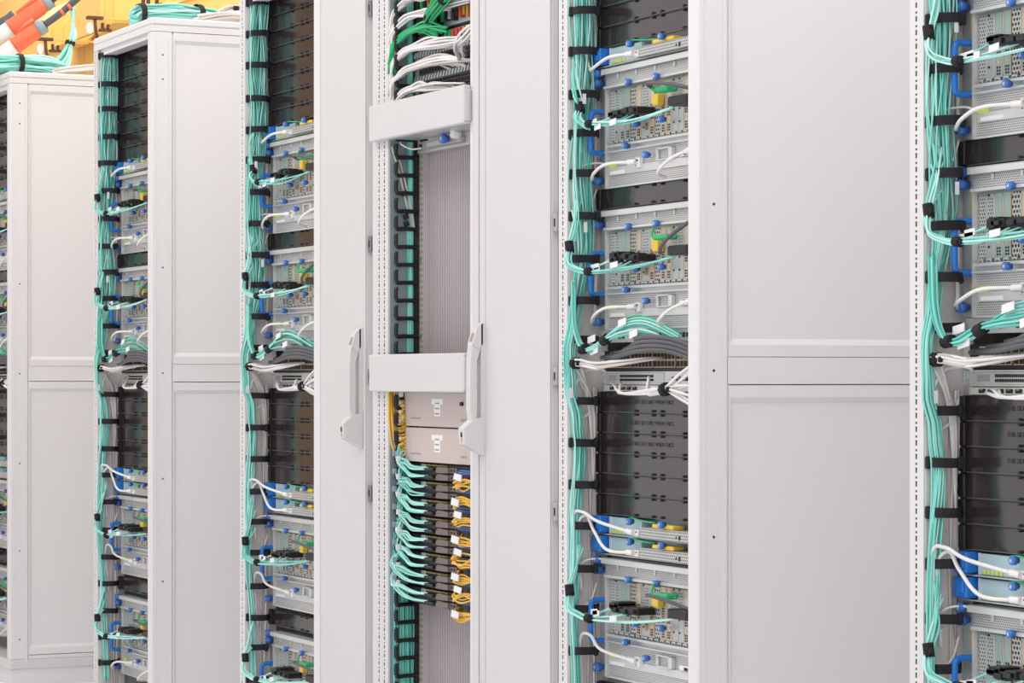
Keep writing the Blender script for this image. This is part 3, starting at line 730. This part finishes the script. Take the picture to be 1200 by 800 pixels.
for k in range(2): cable('cord', [(-.072+k*.01, Wc-.010, el(12.9)), (-.05+k*.01, Wc-.012, el(11.2)), (-.03+k*.01, Wc-.012, el(9.4)), (-.012, Wc-.012, el(8.2))], .0028, 'beigecord', tt)
for q in (10.3, 9.0, 8.6): collar(tt, (-.040+.004*(10-q), Wc-.014, el(q)), (.4, 0, -1), .007, .006)
# upper patch gear
for k, (b, nm) in enumerate(((15.4, 'lowest'), (16.75, 'second'), (18.1, 'third'), (19.2, 'fourth'), (20.3, 'fifth'), (21.4, 'sixth'), (22.5, 'highest'))):
    t = thing('patch_panel', (0, YE, el(b)), f'black patch panel with combs, {nm} above the upper crossbar', 'patch panel', 'patch panels above the upper crossbar')
    if k < 2:
        MB().use('dark').box(-.006, .05, -.475, -.02, 0, 1.1*U).build('case', t)
        MB().use('cardsilver').box(-.010, .0, -.030, -.004, 0, 1.1*U).build('mounting_ear', t)
        for r in range(2):
            mb = MB().use('latch').box(-.012, -.006, -.47, -.04, (.10+r*.42)*U, (.42+r*.42)*U)
            mb.use('hole'); [mb.box(-.014, -.011, -.046-j*.0175, -.058-j*.0175, (.14+r*.42)*U, (.38+r*.42)*U) for j in range(24)]
            mb.build('port_block', t)
        mb = MB().use('steelblue'); [mb.prism([(-.046-j*.0175, 1.0*U), (-.052-j*.0175, 1.0*U), (-.060-j*.0175, 1.3*U), (-.055-j*.0175, 1.3*U)], 'x', -.03, -.006) for j in range(24)]
        mb.build('comb', t)
    else:
        MB().use('steelblue').box(-.006, .05, -.475, -.02, 0, .9*U).build('case', t)
        r2 = random.Random(k)
        for j in range(20):
            c = r2.choice(['brass', 'hole', 'yellow', 'cardsilver', 'red', 'green', 'dark'])
            MB().use(c).box(-.020, -.006, -.04-j*.021, -.052-j*.021, r2.uniform(.1, .4)*U, .8*U, b=.001).build('connector', t)
def fan(e, z1, n, m, label, r=.0028, y1=(-.16, -.42), seed=1, spread=.35, xb=-.052, group=None):
    rr = random.Random(seed)
    t = thing('cable_bundle', (0, YC, el(e)), label, 'cable bundle', group)
    for k in range(n):
        o = Vector((rr.uniform(-.8, .8), rr.uniform(-1, 1), rr.uniform(-1, 1)))*.007; f = rr.random()
        ye = Wc+y1[0]+(y1[1]-y1[0])*f
        pts = [Vector((-.080+rr.uniform(0, .025), Wc-.006, rr.uniform(-2.4, -1.2)*U)), Vector((-.072, Wc-.009, -.6*U))+o*.5, Vector((xb, Wc-.034, .12*U))+o, Vector((xb+.006, Wc-.085, .30*U))+o, Vector((xb+.014, (Wc-.085+ye)/2, (.32+rr.uniform(-spread, spread)*.6)*U))+o, Vector((-.026, ye, (z1+rr.uniform(-.2, .2))*U))]
        pts = [Vector((p.x, min(p.y, Wc-.004), p.z)) for p in pts]
        cable('cable_strand', pts, r, m if rr.random() < .8 or m != 'cord' else 'beigecord', t, k=5)
    return t
G = 'cable bundles above the upper crossbar'
fan(20.75, .35, 16, 'cord', 'white cable bundle bending to the right, highest above the upper crossbar', seed=11, group=G)
fan(19.75, .3, 8, 'cord', 'thin white cables just above the green bundle', seed=12, group=G)
fan(18.95, -.1, 18, 'green', 'bright green cable bundle bending out of a black ring', seed=13, y1=(-.15, -.26), group=G)
fan(17.95, .0, 16, 'cord', 'white cable bundle between the green bundle and the lower patch panels', seed=14, y1=(-.22, -.42), group=G)
fan(16.9, -.1, 16, 'cord', 'white cable bundle over the second patch panel', seed=15, y1=(-.26, -.44), r=.0032, group=G)
fan(15.7, .0, 15, 'cord', 'white cable bundle with black wrap at the lowest patch panel', seed=16, y1=(-.16, -.36), r=.0032, group=G)
t = thing('cable_bundle', (0, YC, el(19.4)), 'thick green cable bundle with black wraps at the top right above the crossbar', 'cable bundle', G)
rr = random.Random(5)
for k in range(16):
    o = Vector((rr.uniform(-1, 1), rr.uniform(-1, 1), rr.uniform(-1, 1)))*.014
    cable('cable_strand', [Vector((-.02, Wc-.10, .1*U))+o*.4, Vector((-.04, Wc-.17, .35*U))+o*.8, Vector((-.055, Wc-.26, .8*U))+o, Vector((-.055, Wc-.36, 1.6*U))+o, Vector((-.05, Wc-.46, 2.6*U))+o], .0028, 'green', t)
collar(t, (-.04, Wc-.165, .35*U), (0, -1, .25), .013, .006); collar(t, (-.055, Wc-.29, 1.05*U), (0, -1, .3), .019, .006)
t = thing('cable_bundle', (0, YC, el(17.5)), 'white cables hanging at the right above the crossbar', 'cable bundle', G)
for k in range(9):
    o = Vector((rr.uniform(-1, 1), rr.uniform(-1, 1), rr.uniform(-1, 1)))*.008
    cable('cable_strand', [Vector((-.03, Wc-.34, rr.uniform(-.6, -.1)*U))+o, Vector((-.06, Wc-.38, .1*U))+o, Vector((-.065, Wc-.43, rr.uniform(.3, .9)*U))+o, Vector((-.045, Wc-.49, 1.3*U))+o], .003, 'cord', t)
# warm grey cover plates with labels
for k, b in enumerate((-2.72, -4.68)):
    t = thing('cover_plate', (0, YE, el(b)), ('upper' if k == 0 else 'lower') + ' warm grey cover plate with pale T-shaped sticker below the lower crossbar', 'cover plate', 'warm grey cover plates')
    MB().use('plate').box(-.044, -.040, -.47, -.0, .02*U, 1.90*U, b=.001).box(-.04, .0, -.47, -.464, .02*U, 1.90*U).build('plate', t)
    MB().use('tag').box(-.0446, -.044, -.190, -.255, 1.25*U, 1.55*U).box(-.0446, -.044, -.205, -.240, .6*U, 1.25*U).build('sticker', t)
    mb = MB().use('plateprint'); [mb.box(-.045, -.0445, -.210, -.235, (.7+j*.28)*U, (.78+j*.28)*U) for j in range(3)]
    mb.box(-.0445, -.0438, -.06, -.12, .42*U, .5*U); [mb.box(-.0445, -.0438, -.36-j*.012, -.368-j*.012, .36*U, .5*U) for j in range(3)]; mb.build('print', t)
    MB().use('dark').box(-.052, -.042, -.020, -.012, 1.1*U, 1.8*U, b=.001).box(-.058, -.03, .0, -.018, 1.38*U, 1.52*U, b=.001).build('latch', t)
    if k == 0: MB().use('dark').box(-.050, -.042, -.375, -.365, 1.2*U, 1.4*U).build('latch', t)
# yellow cables left of the plates
t = thing('cable_bundle', (0, YC, 0), 'mustard yellow cable bundle left of the warm grey cover plates', 'cable bundle')
for k in range(44):
    x0 = -.084+rr.random()*.034; e1 = -1.2-rr.random()*3.4
    cable('cable_strand', [(x0, Wc-.006-rr.random()*.008, el(-.3)), (x0, Wc-.010-rr.random()*.006, el((e1-.8)/2)), (x0+.01, Wc-.014, el(e1-.0)), (-.050+rr.uniform(-.004, .004), Wc-.030, el(e1-.12)), (-.034, Wc-.022, el(e1+.1))], .0028, rr.choice(['mustard', 'mustard', 'yfib', 'mustard', 'beigecord']), t)
t = thing('connector_strip', (0, YC, 0), 'column of white clips and yellow connectors beside the cover plates', 'connector strip')
for k in range(8):
    e = -1.1-k*.5
    MB().use('tag').box(-.058, -.046, Wc-.024, Wc-.008, el(e), el(e+.3), b=.002).build('clip', t)
    MB().use('yfib').box(-.044, -.034, Wc-.018, Wc-.008, el(e-.05), el(e+.2), b=.001).build('connector', t)
part('strip', 'dark', t, (-.062, -.036, Wc-.008, Wc-.003, el(-4.8), el(-.9)))
# stacked fibre shelves
def shelf():
    t = thing('fibre_shelf', (0, 0, 0), 'x', 'fibre shelf', 'stacked black fibre shelves'); u = U
    MB().use('dark').box(-.030, .2, -.478, -.012, .02*u, .94*u, b=.001).build('case', t)
    mb = MB().use('yellow'); [mb.box(-.0315, -.030, -.13-j*.014, -.138-j*.014, .83*u, .88*u) for j in range(9)]; mb.build('yellow_marks', t)
    MB().use('cardsilver').box(-.034, -.02, -.100, -.125, .62*u, .92*u, b=.002).build('silver_clip', t)
    for z in (.08, .48):
        MB().use('latch').prism([(-.208, z*u), (-.24, z*u), (-.280, (z+.02)*u), (-.280, (z+.30)*u), (-.222, (z+.34)*u), (-.208, (z+.22)*u)], 'x', -.042, -.030).build('latch', t)
        mb = MB().use('latch').box(-.038, -.03, -.322, -.281, (z+.04)*u, (z+.30)*u).use('hole'); [mb.box(-.0385, -.037, -.287-j*.017, -.297-j*.017, (z+.1)*u, (z+.24)*u) for j in range(2)]; mb.build('port_block', t)
    return t
SH = shelf()
ords = ['highest', 'second highest', 'third', 'fourth', 'fifth', 'sixth', 'second lowest', 'lowest']
for k in range(8):
    b = -5.68-k*.985; o_ = ords[k]
    place(SH, (0, YE, el(b)), f'black fibre shelf with brown latches, {o_} of the stack', 'stacked black fibre shelves')
    rr = random.Random(80+k)
    t = thing('fibre_branch', (0, YC, el(b)), f'aqua fibres curving onto the {o_} black fibre shelf', 'fibre branch', 'aqua fibres on the stacked shelves')
    for j in range(13):
        f = rr.random(); o = Vector((rr.uniform(-1, 1), rr.uniform(-1, 1), rr.uniform(-1, 1)))*.006; lo = .22 if j % 2 else .66
        xs = -.078 if k > 5 else -.064
        cable('fibre_strand', [Vector((-.040, Wc-.018, (1.6+f*.5)*U))+o, Vector((xs+.010, Wc-.024, (1.35+f*.4)*U))+o, Vector((xs, Wc-.034, (.95+f*.25)*U))+o, Vector((xs+.012, Wc-.055, (lo+.3)*U))+o, Vector((-.052, Wc-.09, (lo+.04)*U))+o*.8, Vector((-.038, Wc-.155, (lo+rr.uniform(-.06, .08))*U))], .0019, rr.choice(['teal', 'teal2', 'teal2']), t)
    for j in range(2):
        MB().use('ringgrey' if j else 'tag').box(-.074-.01*j, -.064-.01*j, Wc-.045, Wc-.040, (1.0+.3*j)*U, (1.3+.3*j)*U, b=.001).build('cable_tag', t)
        MB().use('dark').box(-.05, -.03, Wc-.205, Wc-.155, (.16+.42*j)*U, (.30+.42*j)*U, b=.002).build('plug', t)
    t = thing('cable_bundle', (0, YC, el(b)), f'yellow and blue leads with white tag, {o_} fibre shelf', 'cable bundle', 'yellow and blue leads on the shelves')
    for j in range(7):
        o = Vector((rr.uniform(-1, 1), rr.uniform(-1, 1), rr.uniform(-1, 1)))*.004
        cable('yellow_lead', [Vector((-.038, Wc-.36, rr.uniform(.1, .3)*U)), Vector((-.062, Wc-.375-rr.random()*.02, rr.uniform(-.1, .25)*U))+o, Vector((-.080, Wc-.395-rr.random()*.03, rr.uniform(-.3, .05)*U))+o, Vector((-.076, Wc-.44, rr.uniform(-.4, .3)*U))+o, Vector((-.06, Wc-.49, rr.uniform(-.3, .3)*U))+o], .0024, 'yfib', t)
    for j in range(4):
        o = Vector((rr.uniform(-1, 1), rr.uniform(-1, 1), rr.uniform(-1, 1)))*.004
        cable('blue_lead', [Vector((-.036, Wc-.35, .56*U))+o, Vector((-.055, Wc-.38, .62*U))+o, Vector((-.06, Wc-.48, .6*U))+o], .0026, 'bfib', t)
    MB().use('tag').prism([(Wc-.405, -.06*U), (Wc-.445, -.14*U), (Wc-.45, .22*U), (Wc-.41, .30*U)] if k % 2 else [(Wc-.42, .3*U), (Wc-.46, .22*U), (Wc-.465, .55*U), (Wc-.425, .62*U)], 'x', -.090, -.088).build('cable_tag', t)

# ---------------- above the racks ----------------
XD = .86
def duct_box(y0, y1, z0, z1, x0=XD, x1=XD+.45): return (x0, x1, y0, y1, z0, z1)
t = thing('cable_duct', (XD, 9, 2.36), 'long yellow cable duct running above the racks', 'cable duct')
def loc_part(name, m, boxes, b=0):
    mb = MB().use(m)
    for q in boxes: mb.box(q[0]-XD, q[1]-XD, q[2]-9, q[3]-9, q[4]-2.36, q[5]-2.36, b=b)
    return mb.build(name, t)
loc_part('trough', 'duct', [duct_box(7.6, 15.6, 2.30, 2.32), duct_box(7.6, 15.6, 2.30, 2.66, XD, XD+.01), duct_box(7.6, 15.6, 2.30, 2.66, XD+.44, XD+.45)])
loc_part('trough_lip', 'duct', [duct_box(7.6, 15.6, 2.655, 2.672, XD-.014, XD+.014)], b=.003)
loc_part('upper_cover', 'duct', [duct_box(7.6, 15.6, 2.672, 3.05, XD+.02, XD+.43)], b=.03)
for k in range(6): loc_part('joint_collar', 'duct', [duct_box(8.4+k*1.2, 8.47+k*1.2, 2.295, 2.69, XD-.008, XD+.458)], b=.004)
def hood(x, y, wd, z, hts, label):
    t = thing('duct_hood', (x, y, z), label, 'duct outlet', 'yellow outlet hoods of the duct')
    prof = [(0, 0), (0, hts[0]), (wd*.23, hts[1]), (wd*.5, hts[2]), (XD-x+.02, hts[2]+.02), (XD-x+.02, hts[3]+.03), (wd, hts[3]), (wd*.75, .03), (wd*.3, .028)]
    MB().use('duct').prism(prof, 'y', 0, .34).build('hood_shell', t)
    MB().use('duct').prism([(wd*.28, .045), (wd*.72, .045), (wd*.9, hts[0]*.8), (wd*.9, hts[1]), (wd*.5, hts[1]), (wd*.28, hts[0]*1.05)], 'y', -.012, 0).build('raised_panel', t)
    MB().use('duct').box(-.006, .012, -.01, .35, -.006, hts[0], b=.002).build('edge_flange', t)
    return t
hood(.636, 11.8, .24, 2.585, (.105, .175, .23, .125), 'big yellow outlet hood behind the orange plugs')
hood(.60, 10.9, .19, 2.568, (.16, .24, .30, .10), 'yellow outlet hood above the aqua coil')
def bracket(p, label):
    t = thing('hanger_bracket', p, label, 'bracket', 'brown brackets under the duct')
    MB().use('bracket').box(-.006, .060, -.01, .02, -.004, .008).build('arm', t)
    MB().use('duct').box(.058, XD-p.x+.002, -.004, .008, -.003, .006).build('stay', t)
    MB().use('bracket').tube([(.026, 0, 0), (.030, 0, -.05), (.042, 0, -.11)], .007, 8).build('rod', t)
    MB().use('bracket').box(.045, .095, -.01, .01, -.052, -.042).box(.055, .063, -.01, .01, -.045, -.018).box(.078, .086, -.01, .01, -.045, -.022).build('clamp', t)
    MB().use('tag').prism([(.014*math.cos(a*math.pi/6)+.004, .024*math.sin(a*math.pi/6)-.042) for a in range(12)], 'y', -.005, .005).build('white_disc', t)
bracket(P(46, 46, 11.75), 'brown hanger bracket left of the big yellow hood')
bracket(P(104, 21, 11.2), 'brown hanger bracket between the two yellow hoods')
for k, (px, a) in enumerate(((167, .5), (173, .5), (183, .5))):
    q = P(px, 8, 10.6); rod = MB().use('bracket').tube([q-Vector((0, 0, .02)), q+Vector((.01, 0, .12))], .008, 8).build('hanger_rod')
    tag(rod, ('first', 'second', 'third')[k]+' thin brown rod from the yellow hood, behind the aqua coil', 'rod', 'brown rods behind the aqua coil')

# orange plugs
def plug(a, b, dist, label):
    A, B = P(*a, dist), P(*b, dist); d = (B-A).normalized(); L_ = (B-A).length; r = .032
    t = thing('power_plug', A, label, 'industrial plug', 'orange industrial plugs'); A0 = Vector((0, 0, 0))
    MB().use('tag').tube([A0-d*.075, A0-d*.072, A0-d*.03, A0, A0+d*.01], lambda q: r*(.86 if q < .1 else .95), 16).build('white_end', t)
    MB().use('plug').tube([A0, A0+d*L_*.1, A0+d*L_*.12, A0+d*L_*.8, A0+d*L_*.85, A0+d*L_], lambda q: r*(1.12 if q < .18 else 1.0 if q < .7 else .86), 16).build('housing', t)
    up = Vector((-.35, 0, 1)).normalized()
    c = A0+d*L_*.25+up*r*1.0; c2 = A0+d*L_*.85+up*r*1.25
    MB().use('plug').tube([c, (c+c2)/2+up*.004, c2], .009, 8).build('hinged_lid', t)
    MB().use('ringgrey').tube([B-A-d*.014, B-A, B-A+d*.018], r*.92, 12).build('cable_nut', t)
    MB().use('hole').tube([B-A+d*.018, B-A+d*.020], r*.62, 12).build('gland', t)
    cable('supply_cable', [B-A+d*.01, B-A+d*.08, B-A+d*.16+Vector((0, 0, .01)), B-A+d*.34+Vector((0, 0, .04))], .014, 'greycord', t)
    for q in (.10, .135): MB().use('plug').tube([B-A+d*(q-.006), B-A+d*(q+.006)], .0155, 10).build('cable_band', t)
    return t
plug((17, 54), (48, 32), 10.45, 'orange industrial plug with grey nut, nearer of the two')
plug((12, 33), (56, 3), 10.75, 'orange industrial plug behind the nearer one, end cut off at the top')
t = thing('grey_conduit', P(-20, 38, 11.2), 'grey conduit reaching in at the left edge behind the plugs', 'conduit')
cable('conduit', [(0, 0, 0), P(8, 26, 11.2)-P(-20, 38, 11.2), P(18, 18, 11.2)-P(-20, 38, 11.2)], .028, 'greycord', t)

# coils on the roofs
def roof_coil(name, cat, label, segs, n, m, spread, r, wraps, seed):
    rr = random.Random(seed); t = thing(name, segs[0], label, cat, 'cable coils on the rack roofs'); base = Vector(segs[0])
    for k in range(n):
        a = rr.random()*6.28; q = math.sqrt(rr.random()); o = Vector((0, math.cos(a)*q*spread[0], math.sin(a)*q*spread[1]))
        pts = [Vector(p)-base+o*(1+rr.uniform(-.15, .15))+Vector((0, 0, rr.uniform(-.004, .004))) for p in segs]
        pts = [Vector((p.x, p.y, max(p.z, ZT-base.z+r))) for p in pts]
        cable('cable_strand', pts, r, rr.choice(m), t, k=4)
    for i in wraps:
        p = Vector(segs[i])-base; d = Vector(segs[min(i+1, len(segs)-1)])-Vector(segs[i-1]); d.normalize(); z_ = d.orthogonal()
        mb = MB().use('velcro'); b0 = len(mb.v); N = 14
        for s_ in (-.009, .009):
            for c in range(N):
                th = 2*math.pi*c/N; mb.v.append(tuple(p+d*s_+Vector((0, math.cos(th)*spread[0]*1.15, 0))+Vector((0, 0, max(math.sin(th)*spread[1]*1.15, ZT+.002-segs[i][2])))))
        for c in range(N): mb.face([b0+c, b0+(c+1) % N, b0+N+(c+1) % N, b0+N+c])
        o = mb.build('tie_wrap', t); s2 = o.modifiers.new('s', 'SOLIDIFY'); s2.thickness = .003
    return t
TL = ['teal', 'teal2', 'teal']
roof_coil('cable_coil', 'cable coil', 'aqua cable bundle lying on the roof of the rack cropped at far left', [(-.16, 9.97, 2.285), (-.075, 9.97, 2.292), (.0, 9.97, 2.296), (.06, 9.97, 2.296), (.12, 9.97, 2.290), (.17, 9.97, 2.272)], 46, TL, (.05, .034), .0042, (2,), 1)
t = thing('fibre_fan', (.06, 9.97, 2.27), 'aqua fibre fan rising from the far roof bundle to the duct', 'fibre fan', 'cable coils on the rack roofs')
rr = random.Random(2)
for k in range(30):
    f = rr.uniform(-1, 1); g = rr.uniform(-1, 1)
    cable('cable_strand', [(.01+.06*f, .02*g, .006), (.075+.055*f, .01*g, .022), (.115+.030*f, .01+.01*g, .058), (.140+.012*f, .02+.01*g, .110), (.158+.012*f, .03+.01*g, .150), (.22, .25+.03*f, .27+.02*g), (.42, .9, .40)], .004, rr.choice(TL), t, k=4)
collar(t, (.143, .022, .118), (.25, .1, 1), .019, .007)
roof_coil('cable_coil', 'cable coil', 'aqua cable coil with two black wraps under the yellow hood', [(-.060, 8.40, 2.275), (-.035, 8.40, 2.288), (.02, 8.40, 2.296), (.09, 8.40, 2.298), (.16, 8.40, 2.296), (.215, 8.40, 2.288), (.245, 8.40, 2.27)], 48, TL, (.05, .034), .0042, (1, 4), 3)
roof_coil('cable_coil', 'cable coil', 'white cable bundle lying beside the aqua coil with two wraps', [(.12, 8.30, 2.266), (.20, 8.30, 2.282), (.28, 8.30, 2.288), (.38, 8.30, 2.282), (.60, 8.30, 2.27)], 22, ['cord', 'cord', 'beigecord'], (.03, .020), .0045, (3,), 4)
roof_coil('cable_coil', 'cable coil', 'pale grey cable hose arching behind the white roof bundle', [(.20, 8.50, 2.27), (.27, 8.52, 2.32), (.33, 8.52, 2.345), (.42, 8.5, 2.325), (.56, 8.5, 2.29)], 7, ['beigecord'], (.012, .014), .006, (2,), 5)
roof_coil('cable_coil', 'cable coil', 'white cables lying on the roof beside the aqua fan', [(.10, 9.86, 2.262), (.20, 9.86, 2.274), (.30, 9.88, 2.292), (.42, 9.9, 2.31)], 14, ['cord', 'beigecord'], (.02, .010), .0045, (), 6)
